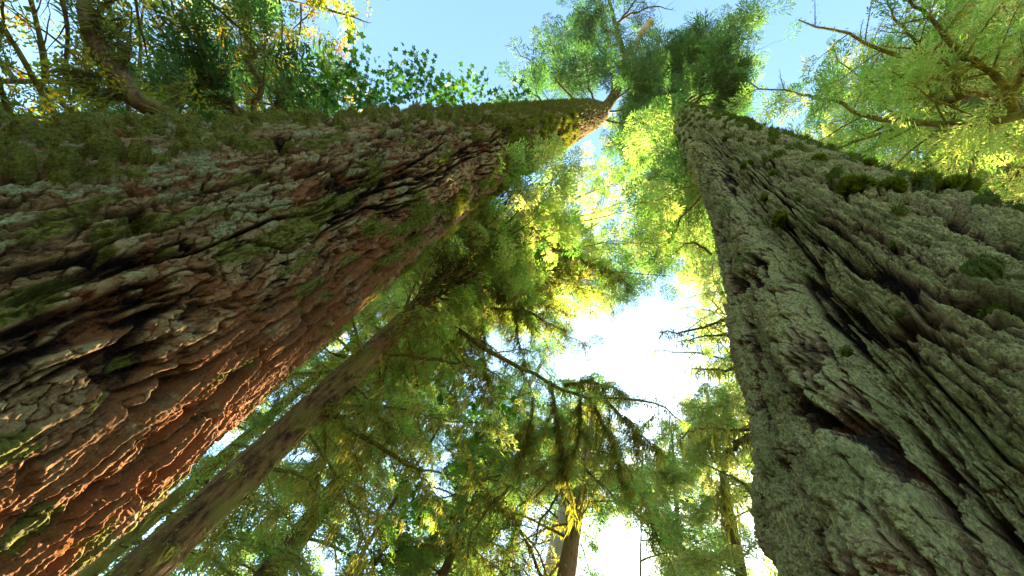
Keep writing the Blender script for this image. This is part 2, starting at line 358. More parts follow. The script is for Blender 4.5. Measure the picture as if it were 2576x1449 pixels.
def simple_trunk(tree, pts, radii, mat, name='trunk', sides=28, rough=.06, n=160):
    """mid-distance trunk: a finely ringed tube with furrowed relief"""
    pts = np.asarray(pts, float); P = smoothline(pts, n); R = np.interp(np.linspace(0, 1, n), np.linspace(0, 1, len(radii)), radii)
    org = np.array(tree.location); th = np.linspace(0, 2*np.pi, sides, endpoint=False)
    T = np.gradient(P, axis=0); T /= np.linalg.norm(T, axis=1)[:, None]; A = np.cross(T, [1.0, 0, 0]); A /= np.linalg.norm(A, axis=1)[:, None]; B = np.cross(T, A)
    z = np.linalg.norm(P-P[0], axis=1)[:, None]+0*th[None]; u = th[None]*5+0*z; s = int(RNG.integers(9999))
    uu = np.minimum(u, 2*np.pi*5-u)
    h = fbm(uu*1.6, z*.8, s, 4)-.5+(vn(uu*3, z*6, s+5)-.5)*.5
    rr = R[:, None]*(1+rough*2*h)
    V = P[:, None, :]+rr[..., None]*(np.cos(th)[None, :, None]*A[:, None, :]+np.sin(th)[None, :, None]*B[:, None, :])
    i = np.arange(n-1)[:, None]*sides; j = np.arange(sides)[None, :]; j2 = (j+1) % sides
    F = np.stack([i+j, i+j2, i+sides+j2, i+sides+j], -1).reshape(-1, 4)
    return mesh_obj(name, V.reshape(-1, 3), F, M[mat], tree, smooth=True, origin=org)
# ---------------------------------------------------------------- ground
def make_ground():
    n = 121; g = np.sign(np.linspace(-1, 1, n))*np.abs(np.linspace(-1, 1, n))**2.2*400; X, Y = np.meshgrid(g, g)
    Z = (fbm(X*.12, Y*.12, 3, 3)-.5)*1.0*np.clip(np.hypot(X, Y)/12, 0, 1)-.05
    V = np.stack([X, Y, Z], -1).reshape(-1, 3); i = (np.arange(n-1)[:, None]*n+np.arange(n-1)[None]).ravel()
    F = np.stack([i, i+1, i+n+1, i+n], 1)
    m, t, o = newmat('forest_floor'); p = nd(t, 'ShaderNodeBsdfPrincipled'); p.inputs['Roughness'].default_value = .95
    n1 = noise(t, 3, 6, .7); n2 = noise(t, .5, 3, .6); c = mixc(t, ramp(t, [(.35, (.07, .045, .025)), (.65, (.16, .11, .06))], n1), (.1, .08, .04), (.06, .10, .02))
    c = mixc(t, ramp(t, [(.45, (0, 0, 0)), (.6, (1, 1, 1))], n2), ramp(t, [(.35, (.07, .045, .025)), (.65, (.16, .11, .06))], n1), (.07, .11, .02))
    t.links.new(c, p.inputs['Base Color']); t.links.new(p.outputs[0], o.inputs[0])
    g = mesh_obj('ground', V, F, m, smooth=True); g['kind'] = 'structure'
make_ground()
# ---------------------------------------------------------------- the two giant trunks
def giant_trunk(tree, spine, disp, mat, zmax, az_face, nth=1040, dz0=.0038, dzk=.0014, name='trunk'):
    """spine rows: z, x, y, r. The bark relief is real displacement, finest on the side towards the path"""
    spine = np.asarray(spine, float); z = [spine[0, 0]]
    while z[-1] < zmax: z.append(z[-1]+dz0+dzk*max(0, z[-1]-1.5))
    z = np.array(z); a = np.radians(105); nf = int(nth*.82); th = np.concatenate([np.linspace(-a, a, nf, endpoint=False), np.linspace(a, 2*np.pi-a, nth-nf, endpoint=False)])
    cx = np.interp(z, spine[:, 0], spine[:, 1]); cy = np.interp(z, spine[:, 0], spine[:, 2]); r = np.interp(z, spine[:, 0], spine[:, 3])
    TH, Z = np.meshgrid(th, z); h, moss, hgt, lich = disp(TH, Z)
    fade = sst(a*1.0, a*1.15, np.where(TH > np.pi, 2*np.pi-TH, TH)); h = h*(1-.0*fade)
    seam = sst(0, .25, np.abs((TH-(-a)) % (2*np.pi)-0)) if False else 1
    R = r[:, None]+h; A = math.radians(az_face)+TH
    V = np.stack([cx[:, None]+np.sin(A)*R, cy[:, None]+np.cos(A)*R, Z], -1).reshape(-1, 3)
    n, s = len(z), len(th); i = np.arange(n-1)[:, None]*s; j = np.arange(s)[None, :]; j2 = (j+1) % s
    F = np.stack([i+j, i+s+j, i+s+j2, i+j2], -1).reshape(-1, 4)
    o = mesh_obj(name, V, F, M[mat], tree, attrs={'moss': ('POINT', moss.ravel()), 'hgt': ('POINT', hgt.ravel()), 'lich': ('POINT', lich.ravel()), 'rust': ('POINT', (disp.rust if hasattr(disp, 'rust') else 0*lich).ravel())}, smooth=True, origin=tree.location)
    N = np.stack([np.sin(A), np.cos(A), 0*A], -1).reshape(-1, 3)
    return o, V, N, moss.ravel(), TH.ravel(), Z.ravel()
def tufts(V, N, w, n, lens, width, droop=.6, base=.5, spread=.25):
    """short moss blades growing out of the surface where w is high"""
    i = RNG.choice(len(V), n, p=w/w.sum()); p = V[i]+RNG.normal(0, .006, (n, 3)); dist = np.linalg.norm(p-C0, axis=1)
    L = lens*(.4+RNG.random(n))*np.clip(dist/3, .8, 3.5)**.5; d = N[i]+RNG.normal(0, .55, (n, 3)); d[:, 2] -= droop*RNG.random(n); d /= np.linalg.norm(d, axis=1)[:, None]
    s = np.cross(d, RNG.normal(0, 1, (n, 3))); s /= np.linalg.norm(s, axis=1)[:, None]; s *= (width*np.clip(dist/3, .7, 5)**.8)[:, None]
    e = p+d*L[:, None]; e[:, 2] -= L*droop*.5; m = p+d*L[:, None]*.55
    Q = np.stack([p-N[i]*.01, m+s, e, m-s], 1).reshape(-1, 3); return Q, np.arange(n*4).reshape(-1, 4), np.clip(base+RNG.normal(0, spread, n), 0, 1)

def disp_left(T, z):
    u = T*1.05; zz = z*.86+u*.10
    wu = u+.09*(fbm(u*1.6, z*.9, 40, 3)-.5)*2+.02*(fbm(u*9, z*5, 41, 3)-.5)*2
    flare = .28*np.exp(-np.maximum(z, 0)/1.1)*(.6+.8*fbm(T*1.3+3, z*.2, 9, 2))
    n = fbm(wu*5.5, zz*.75, 1, 4); fis = sst(.0, .13, np.abs(2*n-1)); n2 = fbm(wu*13, zz*3.2, 2, 4); fis2 = sst(.0, .16, np.abs(2*n2-1))
    low = sst(-.05, -.55, T)*sst(8, 3.5, z)                                # the fibrous flank low down
    jx = 1.1*(fbm(u*22, z*14, 5, 3)-.5)
    f1, f2, cid = cells(wu*17+jx, zz*8.5+jx, 7); plate = sst(.02, .11, f2-f1)
    g1, g2, gid = cells(wu*38+1.5*jx, zz*15-jx, 8); chip = sst(.02, .16, g2-g1)
    fib = fbm(wu*55, zz*2.6, 21, 4)-.5; fib2 = fbm(wu*19, zz*1.1, 23, 3)-.5
    h = -.115*(1-fis)-.055*(1-fis2)*(1-.3*low)+(1-low)*(.014*plate+.030*(cid-.5)+.006*chip+.012*(gid-.5))+low*(.07*fib+.085*fib2+.006*chip)
    h += .018*(fbm(u*70, z*34, 30, 2)-.5)+.05*(fbm(u*1.5, z*.5, 33, 2)-.5)
    p = sst(.30, 1.0, T+.35*(fbm(u*1.2, z*.5, 50, 3)-.5)*2)*.6+sst(7.5, 11, z)*sst(-.3, .5, T)*.7
    k = 1/(1+.03*z); c1, c2, ci = cells(u*8.5*k+jx*.3, z*4.4*k+jx*.2, 60); cush = np.sqrt(np.clip(1-(c1/(.24+.24*ci))**2, 0, 1))*(hsh((ci*65536).astype(np.int64), (ci*0).astype(np.int64), 5) < p)
    d1, d2, di = cells(u*12*k+3, z*9*k, 64); cush2 = np.sqrt(np.clip(1-(d1/.46)**2, 0, 1))*(hsh((di*65536).astype(np.int64), (di*0).astype(np.int64), 6) < p*.6)
    patch = sst(.545, .63, fbm(wu*7, zz*2.8, 70, 4)+.05*sst(-.1, -.5, T)*sst(1, 3, z)-.09*low*sst(5, 3, z)-.012)*.85
    mh = np.maximum(.10*cush, .055*cush2)*(.7+.6*fbm(u*40, z*30, 85, 2)); h = h*(1-.45*np.clip(p, 0, 1)*sst(.0, .3, np.maximum(cush, cush2)))+mh+patch*.010
    moss = np.clip(np.maximum(sst(.05, .4, np.maximum(cush, cush2)), patch*.75)+.22*p*fbm(u*20, z*12, 80, 3), 0, 1)
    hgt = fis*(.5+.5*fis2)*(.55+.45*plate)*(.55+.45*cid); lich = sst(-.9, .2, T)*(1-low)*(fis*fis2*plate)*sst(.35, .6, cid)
    disp_left.rust = sst(-.15, -.5, T)*sst(7, 3, z)  # reddish inner bark low down; also paints a sunlit orange on this flank
    return h+flare, moss, hgt, lich*.8
LD = 3.25
def lst(z, az, half): d = LD-.012*z; p = pol(az, d); return (z, p[0], p[1], d*math.sin(math.radians(half)))
left_spine = [lst(-.3, -37, 18.8), lst(2, -37, 18.3), lst(4.4, -37.7, 16.4), lst(7, -38.4, 15), lst(10, -38.4, 13.6), lst(16, -36.4, 14.0), lst(24, -33.5, 14.0), lst(28, -31.5, 11), lst(30, -31, 3)]
loc = pol(-37, LD)
giant_l = thing('giant_fir_tree', loc, 'enormous reddish brown trunk filling the left half, upper flank covered in rounded moss cushions', 'tree')
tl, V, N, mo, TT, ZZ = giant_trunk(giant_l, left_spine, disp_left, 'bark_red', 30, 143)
Gm = Geo(); vis = (np.abs(TT) < 1.75)
w = mo**4*vis*(.1+sst(.3, 1.2, TT))*(ZZ > 1)*np.clip(ZZ, 1, 12)**.9; Gm.add(*tufts(V, N, w, 70000, .016, .0018, .35, .6, .3))
w = (mo > .55)*vis*sst(.5, -.2, TT)*sst(3.2, 4.5, ZZ)*(ZZ < 16)*np.clip(ZZ, 1, 9); Gm.add(*tufts(V, N, w.astype(float), 60000, .055, .0016, 1.6, .85))
Gm.build('moss', M['tuft'], giant_l, giant_l.location)['kind'] = 'stuff'

def disp_right(T, z):
    u = T*1.05; near = np.exp(-np.maximum(z-1, 0)/4.5)
    sl = u-.12*np.minimum(z, 14)*sst(.3, -.5, T)
    flute = (fbm(sl*1.8, z*.10, 101, 3)-.5)*(.12+.5*near)
    wu = sl+.08*(fbm(u*2.1, z*1.1, 102, 3)-.5)*2+.025*(fbm(u*9, z*8, 112, 3)-.5)*2
    n = fbm(wu*4.6, z*.5, 103, 4); fis = sst(.0, .15, np.abs(2*n-1)); n2 = fbm(wu*14, z*1.5, 104, 4); fis2 = sst(.0, .18, np.abs(2*n2-1))
    jx = 1.1*(fbm(u*20, z*18, 105, 3)-.5)
    f1, f2, cid = cells(wu*12+jx, z*6+jx, 108); plate = sst(.02, .14, f2-f1); g1, g2, gid = cells(wu*34+1.6*jx, z*26-jx, 109); chip = sst(.02, .2, g2-g1); lump = fbm(u*12, z*10, 110, 3)-.5
    h = -(.07+.13*near)*(1-fis)-.05*(1-fis2)+.012*plate+.026*(cid-.5)+.007*chip+.014*(gid-.5)+.04*lump+.014*(fbm(u*60, z*45, 111, 3)-.5)
    p = sst(-.1, -.95, T)*(.35+.65*sst(5, 9, z))*.8+sst(10, 18, z)*.35
    k = 1/(1+.03*z); c1, c2, ci = cells(u*7*k, z*6*k, 160); cush = np.sqrt(np.clip(1-(c1/(.28+.2*ci))**2, 0, 1))*(hsh((ci*65536).astype(np.int64), (ci*0).astype(np.int64), 8) < p*.6)
    m2 = sst(.54, .68, fbm(u*5, z*3, 170, 4)); h = h+.05*cush+.006*m2
    moss = np.clip(sst(.05, .4, cush)+m2*.45+.35*p*fbm(u*18, z*14, 171, 3), 0, 1)
    lich = fis*(.4+.6*fis2)*(.55+.45*plate)*(.6+.5*fbm(u*6, z*4, 172, 3)); burl = .17*np.exp(-((T-1.12)/.22)**2-((z-3.15)/.3)**2)+.10*np.exp(-((T-1.15)/.25)**2-((z-4.7)/.5)**2)
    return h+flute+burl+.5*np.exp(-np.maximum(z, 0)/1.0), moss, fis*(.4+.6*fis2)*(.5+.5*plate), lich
RD = 2.62
def rst(z, az, half, d=RD): p = pol(az, d); return (z, p[0], p[1], d*math.sin(math.radians(half)))
right_spine = [rst(-.3, 79, 23.6), rst(2, 79, 23.2), rst(4.3, 80, 22.6), rst(8.3, 82.5, 20.8), rst(11, 83.5, 19.8), rst(15, 83, 19.2), rst(24, 84.5, 16.4), rst(32, 88, 12), rst(38, 92, 6), rst(44, 100, 1)]
giant_r = thing('lichen_giant_tree', pol(79, RD), 'huge fluted trunk on the right crusted in pale green lichen with deep dark furrows', 'tree')
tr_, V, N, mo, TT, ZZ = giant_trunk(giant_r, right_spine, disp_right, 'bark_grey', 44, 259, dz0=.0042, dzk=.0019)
vis = (np.abs(TT) < 1.75); Gm = Geo(); w = mo**3*vis*(ZZ > .8)*np.clip(ZZ, 1, 12)
Gm.add(*tufts(V, N, w, 90000, .028, .0021, .3, .35)); Gm.build('moss', M['tuft'], giant_r, giant_r.location)['kind'] = 'stuff'
# the round moss cushions one can count on the right trunk
def on_trunk(px, py, spine, it=3):            # where the sight line through a view point meets that trunk
    d = ray(px, py); s = np.asarray(spine); z = 6.0
    for _ in range(it*4):
        cx, cy, r = (np.interp(z, s[:, 0], s[:, i]) for i in (1, 2, 3)); dh = d[:2]; A = dh@dh; B = -2*dh@np.array([cx, cy]); Cc = cx*cx+cy*cy-(r*1.02)**2; D = B*B-4*A*Cc
        if D < 0: D = 0
        t = (-B-math.sqrt(D))/(2*A); z = .5*z+.5*(C0[2]+d[2]*t)
    p = C0+d*t; nrm = np.array([p[0]-cx, p[1]-cy, 0]); return p, nrm/np.linalg.norm(nrm)
def cushion(tree, p, nrm, rad, seed, mat='tuft'):
    G = Geo(); r = np.random.default_rng(seed); n = int(2600*min(1.6, (rad/.09)**2)); v = r.normal(0, 1, (n, 3)); v /= np.linalg.norm(v, axis=1)[:, None]
    tt = np.cross(nrm, [0, 0, 1.0]); Bm = np.stack([tt, [0, 0, 1.0], nrm]); v[:, 2] = np.abs(v[:, 2]); v = v@Bm
    sc = 1+.55*(fbm(v[:, 0]*2.6+9+seed, v[:, 2]*2.6+5+v[:, 1]*2, seed, 3)-.5)*2; b = p+v*(rad*.72*sc)[:, None]-nrm*rad*.1; e = p+v*(rad*1.05*sc)[:, None]+r.normal(0, rad*.10, (n, 3)); e[:, 2] -= rad*.10
    s = np.cross(e-b, r.normal(0, 1, (n, 3))); s = s/np.linalg.norm(s, axis=1)[:, None]*rad*.045; m = (b+e)/2
    G.add(np.stack([b, m+s, e, m-s], 1).reshape(-1, 3), np.arange(n*4).reshape(-1, 4), np.clip(r.normal(.6, .25, n), 0, 1))
    k = 14; th, ph = np.meshgrid(np.linspace(0, 2*np.pi, k, endpoint=False), np.linspace(0, np.pi/2*1.2, 8)); D = np.stack([np.sin(ph)*np.cos(th), np.sin(ph)*np.sin(th), np.cos(ph)], -1)@Bm
    W = (p-nrm*rad*.12+D*rad*.78).reshape(-1, 3); i = np.arange(7)[:, None]*k; j = np.arange(k)[None]; j2 = (j+1) % k
    G.add(W, np.stack([i+j, i+k+j, i+k+j2, i+j2], -1).reshape(-1, 4), np.full(7*k, .15))
    return G.build('moss_cushion', M[mat], tree, tree.location)
for k, (x, y, rp) in enumerate([(2155, 478, 40), (2242, 476, 34), (2320, 466, 36), (2408, 478, 40), (1966, 556, 25), (2050, 560, 12), (2410, 690, 30), (2470, 728, 34), (2525, 742, 16), (2500, 790, 30), (2250, 622, 18), (2215, 588, 15),
        (2262, 790, 16), (2130, 885, 20), (1925, 500, 14), (2010, 505, 14), (1880, 420, 18), (1945, 440, 15), (2060, 400, 16), (2185, 410, 15), (1830, 350, 12), (2330, 620, 14)]):
    p, nr = on_trunk(x, y, right_spine); cushion(giant_r, p, nr, rp*1024/2576/PF*np.linalg.norm(p-C0)*.85*(ray(x, y)@-CR.T[2]) , 200+k)
OPEN += [(at(300, 1380, 2.9), .9, .02), (at(100, 1280, 2.6), 1.0, .02), (at(0, 1400, 2.4), .8, .02), (at(620, 1080, 3.9), .4, .1), (at(1150, 560, 7.2), .5, .3), (at(1290, 400, 12), .8, .3), (at(800, 1080, 7.3), .4, .3), (at(1450, 480, 13), 1.3, .4), (at(1280, 470, 8), 1.0, .4), (at(1100, 950, 12), 1.2, .4)]
# ---------------------------------------------------------------- crowns of the two giants
def limb_px(pts, n=18, wig=.0):               # limb through measured points (view x, view y, distance in metres)
    return smoothline([at(*p) for p in pts], n, wig)
def crown_limbs(tree, spine_fn, z0, z1, n, len0, len1, az_list=None, **kw):
    for k in range(n):
        z = z0+(z1-z0)*(k+RNG.random()*.8)/n; u = (z-z0)/(z1-z0+1e-6); az = (k*137.5+RNG.normal(0, 15)) % 360 if az_list is None else az_list[k % len(az_list)]+RNG.normal(0, 12)
        L = (len0+(len1-len0)*u)*(.75+.5*RNG.random()); b = spine_fn(z)
        branch(tree, auto_limb(b, az, L, RNG.uniform(0, .35), RNG.uniform(.1, .45)), L*.012+.015, **kw)
def sp_fn(s):
    s = np.asarray(s); return lambda z: np.array([np.interp(z, s[:, 0], s[:, 1]), np.interp(z, s[:, 0], s[:, 2]), z])
G = Geo()
stem = smoothline([left_spine_top := sp_fn(left_spine)(28.5), at(1535, 255, 30.5), at(1562, 200, 31.5), at(1572, 150, 32.5), at(1556, 90, 34), at(1532, 0, 36)], 26)
tube(G, stem, np.linspace(.40, .10, 26), 9, .12); o = G.build('leader', M['limb'], giant_l, giant_l.location, True)
G = Geo(); st2 = smoothline([at(1566, 190, 31.6), at(1595, 120, 32.5), at(1612, 88, 33), at(1630, 62, 33.5), at(1645, 45, 33.8)], 20)
tube(G, st2, np.interp(np.linspace(0, 1, 20), [0, .35, .55, .75, .85, .92, 1], [.16, .12, .24, .19, .27, .1, .02]), 9, .3); o = G.build('broken_leader', M['limb_grey'], giant_l, giant_l.location, True); o['label'] = 'bare grey leader ending in a swollen broken stub'
for pts in ([(1556, 90, 34), (1500, 60, 34.5), (1440, 20, 35)], [(1560, 110, 33.6), (1510, 120, 34), (1420, 110, 34.2), (1385, 60, 34)], [(1550, 60, 34.5), (1620, 20, 35), (1700, 15, 35)], [(1565, 180, 32), (1500, 110, 33), (1450, 75, 34)],
            [(1545, 40, 35), (1480, -10, 36), (1400, -40, 36)], [(1550, 70, 34.6), (1590, 10, 35.5), (1650, -30, 36)]):
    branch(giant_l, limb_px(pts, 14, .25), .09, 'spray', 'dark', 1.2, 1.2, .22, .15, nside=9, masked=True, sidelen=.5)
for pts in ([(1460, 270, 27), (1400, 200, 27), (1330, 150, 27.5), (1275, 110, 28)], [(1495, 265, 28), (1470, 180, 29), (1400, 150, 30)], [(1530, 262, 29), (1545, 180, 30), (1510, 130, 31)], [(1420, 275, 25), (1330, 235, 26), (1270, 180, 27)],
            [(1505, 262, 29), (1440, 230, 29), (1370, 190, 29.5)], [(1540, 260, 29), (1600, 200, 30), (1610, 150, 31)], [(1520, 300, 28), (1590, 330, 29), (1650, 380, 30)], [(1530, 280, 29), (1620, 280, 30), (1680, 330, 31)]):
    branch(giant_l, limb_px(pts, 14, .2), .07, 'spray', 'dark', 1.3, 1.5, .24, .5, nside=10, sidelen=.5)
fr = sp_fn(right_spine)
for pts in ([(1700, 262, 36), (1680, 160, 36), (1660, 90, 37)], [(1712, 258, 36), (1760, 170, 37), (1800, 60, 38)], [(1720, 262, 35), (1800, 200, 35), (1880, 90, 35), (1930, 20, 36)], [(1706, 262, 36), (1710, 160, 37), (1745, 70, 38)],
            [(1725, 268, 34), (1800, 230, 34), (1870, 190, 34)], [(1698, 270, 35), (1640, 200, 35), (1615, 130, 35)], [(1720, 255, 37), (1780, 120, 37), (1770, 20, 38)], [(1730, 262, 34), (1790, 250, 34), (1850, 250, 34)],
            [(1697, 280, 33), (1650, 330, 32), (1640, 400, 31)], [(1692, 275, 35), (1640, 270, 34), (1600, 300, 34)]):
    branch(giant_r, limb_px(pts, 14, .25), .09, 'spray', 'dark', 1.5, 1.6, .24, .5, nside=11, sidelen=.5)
crown_limbs(giant_r, fr, 35, 43, 16, 4.5, 1.5, kind='coarse', mat='hemlock', leaf=.7, flen=1.0, fstep=.3, tint=.55, nside=8)

# ---------------------------------------------------------------- the slim mossy hemlock beside the left giant
def trunk_tree(name, az, d, H, r0, r1, label, cat='tree', group=None, mat='limb', lean=(0, 0), sides=26, z0=-.3, rough=.07, top=.3, radii=None):
    b = pol(az, d); t = thing(name, b, label, cat, group); P = [b+[0, 0, z0], b+[lean[0]*.3, lean[1]*.3, H*.4], b+[lean[0], lean[1], H]]
    simple_trunk(t, P, radii or [r0, r0*.8+r1*.2, (r0+r1)/2, r1], mat, sides=sides, rough=rough)
    return t, (lambda z: np.array([b[0]+lean[0]*z/H, b[1]+lean[1]*z/H, z]))
hem, hf = trunk_tree('mossy_hemlock_tree', -13.9, 6.0, 24, .27, .07, 'slim straight trunk running diagonally beside the left giant, with bare stubs and drooping mossy limbs', mat='hemlock_bark', sides=96, rough=.12, radii=[.21, .205, .205, .185, .15, .11, .08, .04])
G = Geo()                                     # moss growing on the flanks of that trunk
P = np.array([hf(z) for z in np.linspace(1, 12, 60)]); n = 6000; zz = 1+10.5*RNG.random(n)**1.2; th = RNG.random(n)*2*np.pi; k = fbm(th*1.5, zz*.8, 400, 3) > .5; zz, th = zz[k], th[k]; n = len(zz)
c = np.stack([hf(z) for z in zz]); rr = np.interp(zz, [0, 17], [.27, .13]); nn = np.stack([np.cos(th), np.sin(th), 0*th], 1); b = c+nn*rr[:, None]; L = .035+.05*RNG.random(n); e = b+nn*L[:, None]*.7; e[:, 2] -= L*.8
s = np.cross(e-b, RNG.normal(0, 1, (n, 3))); s = s/np.linalg.norm(s, axis=1)[:, None]*.006; m = (b+e)/2
G.add(np.stack([b, m+s, e, m-s], 1).reshape(-1, 3), np.arange(4*n).reshape(-1, 4), np.clip(RNG.normal(.35, .2, n), 0, 1)); G.build('moss', M['hangmoss'], hem, hem.location)['kind'] = 'stuff'
MB = dict(limb='limb_moss', mat='hemlock')
S = lambda pts, r, moss=.6, leaf=0., **k: branch(hem, limb_px(pts, 20, .06), r, 'fine', 'fresh', leaf, .38, .12, .55, moss=moss, limb='limb_moss', masked=leaf > 0, nside=k.pop('nside', 7), sidelen=k.pop('sidelen', .28), **k)
S([(1075, 765, 9.2), (1180, 850, 8.6), (1290, 915, 8.3), (1400, 975, 8.2), (1500, 1003, 8.2), (1640, 1012, 8.4), (1720, 1065, 8.8)], .055, .55, .35)
S([(960, 888, 8.2), (1080, 903, 7.9), (1200, 925, 7.8), (1280, 960, 7.9)], .045, .5, .15)
S([(790, 1045, 7.3), (900, 1048, 7.0), (1000, 1008, 6.9)], .04, .5, 0)
S([(880, 1075, 7.5), (960, 1130, 7.3), (1050, 1180, 7.2), (1135, 1192, 7.2)], .05, .15, 0, nside=3, sidelen=.12)
S([(570, 1250, 6.6), (640, 1258, 6.5)], .04, .5, 0, nside=2); S([(690, 1180, 6.9), (770, 1205, 6.8), (800, 1260, 6.7)], .03, .6, 0, nside=3)
for p in ([(550, 1225, 6.6), (490, 1205, 6.7)], [(640, 1130, 6.9), (575, 1112, 7)], [(370, 1362, 6.3), (300, 1372, 6.4)], [(440, 1310, 6.4), (395, 1278, 6.6)], [(1030, 775, 9.1), (955, 758, 9.3)], [(1060, 725, 9.5), (1010, 675, 9.8)], [(870, 900, 8.1), (800, 870, 8.4)], [(960, 830, 8.5), (905, 800, 8.8)]):
    S(p, .028, .15, 0, nside=2, sidelen=.2, name='stub')
S([(1160, 690, 10.2), (1250, 658, 10.2), (1330, 640, 10.3), (1420, 610, 10.5), (1505, 560, 10.8)], .075, 1.0, .5, nside=12, sidelen=.4)
S([(1330, 640, 10.3), (1385, 590, 10.7), (1382, 500, 11.5), (1395, 400, 12.5)], .045, .6, .5)
S([(1400, 612, 10.4), (1470, 660, 10), (1530, 680, 9.8), (1600, 740, 9.6)], .045, 1.1, .6)
S([(1120, 740, 9.6), (1240, 775, 9.3), (1330, 785, 9.2), (1430, 832, 9)], .05, 1.2, .5, nside=10, sidelen=.4)
S([(1240, 660, 10.2), (1290, 740, 9.6), (1300, 840, 9), (1330, 920, 8.6)], .04, 1.0, .3)
S([(1200, 655, 10.4), (1190, 600, 11), (1230, 540, 11.6)], .03, .4, .4)
# dense sprays of the same tree, drooping between the giants
def reach(tree, f, px, py, rng, kind, mat, leaf, flen, fstep, tint, moss=.1, zdrop=.3, r=.03, **kw):
    e = at(px, py, rng); b = f(e[2]+0); h = np.linalg.norm((e-b)[:2]); b = f(e[2]-h*.12+zdrop); m = (b+e)/2+np.array([0, 0, h*.10])
    return branch(tree, smoothline([b, m, e], 14, .12), r, kind, mat, leaf, flen, fstep, tint, moss=moss, limb='limb_moss' if moss > .3 else 'limb', **kw)
for k in range(30):                           # boughs between the two giants, some of them in front of the left one
    x, y = 1130+620*RNG.random(), 330+390*RNG.random()
    if x < 1250 and y > 560: continue
    if x < 1330 and y < 400: continue
    reach(hem, hf, x, y, (10.2+3.2*(700-y)/370)*(.9+.3*RNG.random()), 'mid', 'fresh', .38, .5, .15, .72+.15*(RNG.random()-.5), .12, nside=9, sidelen=.4, tspread=.5)
for k in range(44):                           # sprays hanging right in front of the left giant
    reach(hem, hf, 1120+340*RNG.random(), 350+240*RNG.random(), 7.2+1.2*RNG.random(), 'mid', 'fresh', .5, .45, .14, .78, .1, nside=8, sidelen=.38, tspread=.7)
for k in range(20):                           # boughs closing the canopy left of the sky gap
    reach(hem, hf, 1200+370*RNG.random(), 540+330*RNG.random(), 10.2+1.6*RNG.random(), 'mid', 'fresh', .42, .5, .14, .72, .15, nside=10, sidelen=.42, tspread=.8)
for k in range(15):
    reach(hem, hf, 1360+240*RNG.random(), 590+290*RNG.random(), 10.8+1.6*RNG.random(), 'mid', 'fresh', .42, .5, .14, .72, .5, nside=10, sidelen=.42, tspread=.8)
for k in range(20):                           # shaggy golden boughs beside the sky gap
    reach(hem, hf, 1230+340*RNG.random(), 640+290*RNG.random(), 9.2+1.6*RNG.random(), 'mid', 'fresh', .38, .42, .14, .9, .8, nside=9, sidelen=.4, tspread=.5)
for k in range(30):                           # lower limbs, mossy, reaching to the right
    z = 4.5+5.5*(k+RNG.random())/30; az = 45+RNG.normal(0, 50); L = RNG.uniform(1.6, 3.6)
    branch(hem, auto_limb(hf(z), az, L, RNG.uniform(-.1, .2), RNG.uniform(.2, .5)), .025, 'mid', 'fresh', .45, .42, .14, .7, nside=7, moss=.75, limb='limb_moss')
for k in range(16):                           # dead twigs left on the slim trunk
    z = 2.2+6.6*(k+RNG.random())/16; branch(hem, auto_limb(hf(z), k*137.5+RNG.normal(0, 20), RNG.uniform(.35, 1.1), RNG.uniform(-.2, .3), .3, 10, .15), .016, 'fine', 'fresh', 0, .3, .2, .5, moss=.3, limb='limb_moss', masked=False, nside=3, sidelen=.3, name='twig')
hb, hbf = trunk_tree('mossy_hemlock_tree', -17.0, 9.5, 15, .13, .05, 'mossy trunk glimpsed in the gap between the left giant and the slim trunk', mat='limb_moss')
for k in range(26):
    z = 5+9*(k+RNG.random())/26; branch(hb, auto_limb(hbf(z), RNG.random()*360, RNG.uniform(1.5, 3), .1, .3), .025, 'mid', 'hemlock', .8, .5, .16, .7, moss=.4, limb='limb_moss')

# ---------------------------------------------------------------- background trees
def conifer(name, az, d, H, r, z0, n, L0, L1, label, kind='mid', mat='hemlock', flen=.7, fstep=.24, tint=.5, moss=0, tmat='limb', group=None, lean=(0, 0), azs=None, droop=(.2, .5), leaf=.9, nside=8, r1=None, tspread=.45):
    t, f = trunk_tree(name, az, d, H, r, r*.25 if r1 is None else r1, label, group=group, mat=tmat, lean=lean, sides=30)
    for k in range(n):
        z = z0+(H-.3-z0)*(k+RNG.random()*.9)/n; u = (z-z0)/(H-z0); a = k*137.5+RNG.normal(0, 20) if azs is None else azs[0]+RNG.normal(0, azs[1])
        L = (L0+(L1-L0)*u)*(.7+.6*RNG.random()); branch(t, auto_limb(f(z), a, L, RNG.uniform(0, .25), RNG.uniform(*droop)), .012*L+.012, kind, mat, leaf, flen, fstep, tint, moss=moss, nside=nside, tspread=tspread, limb='limb_moss' if moss else 'limb')
    return t, f
BG = 'trees standing behind the giants'
brown, bf = conifer('mossy_spruce_tree', 27.8, 12, 17.5, .40, 9, 40, 2.6, .8, 'brown trunk at the bottom middle with moss draped dead limbs above it', mat='hemlock', tmat='limb_brown', moss=.7, flen=.55, fstep=.2, leaf=.55, r1=.04)
grey, gf = conifer('pale_spruce_tree', 26.3, 20, 28, .74, 15, 34, 3.6, 1.2, 'pale grey trunk just behind the brown trunk at the bottom middle', mat='dark', tmat='limb_grey', flen=1.0, fstep=.4, kind='coarse', tint=.7)
lean, lf = conifer('leaning_spruce_tree', 8.0, 18, 27, .52, 14, 34, 3.6, 1.6, 'grey trunk leaning to the right behind the maple leaves at lower middle', mat='dark', tmat='limb_grey', flen=.9, fstep=.34, tint=.6, lean=(2.4, .4), group=None)
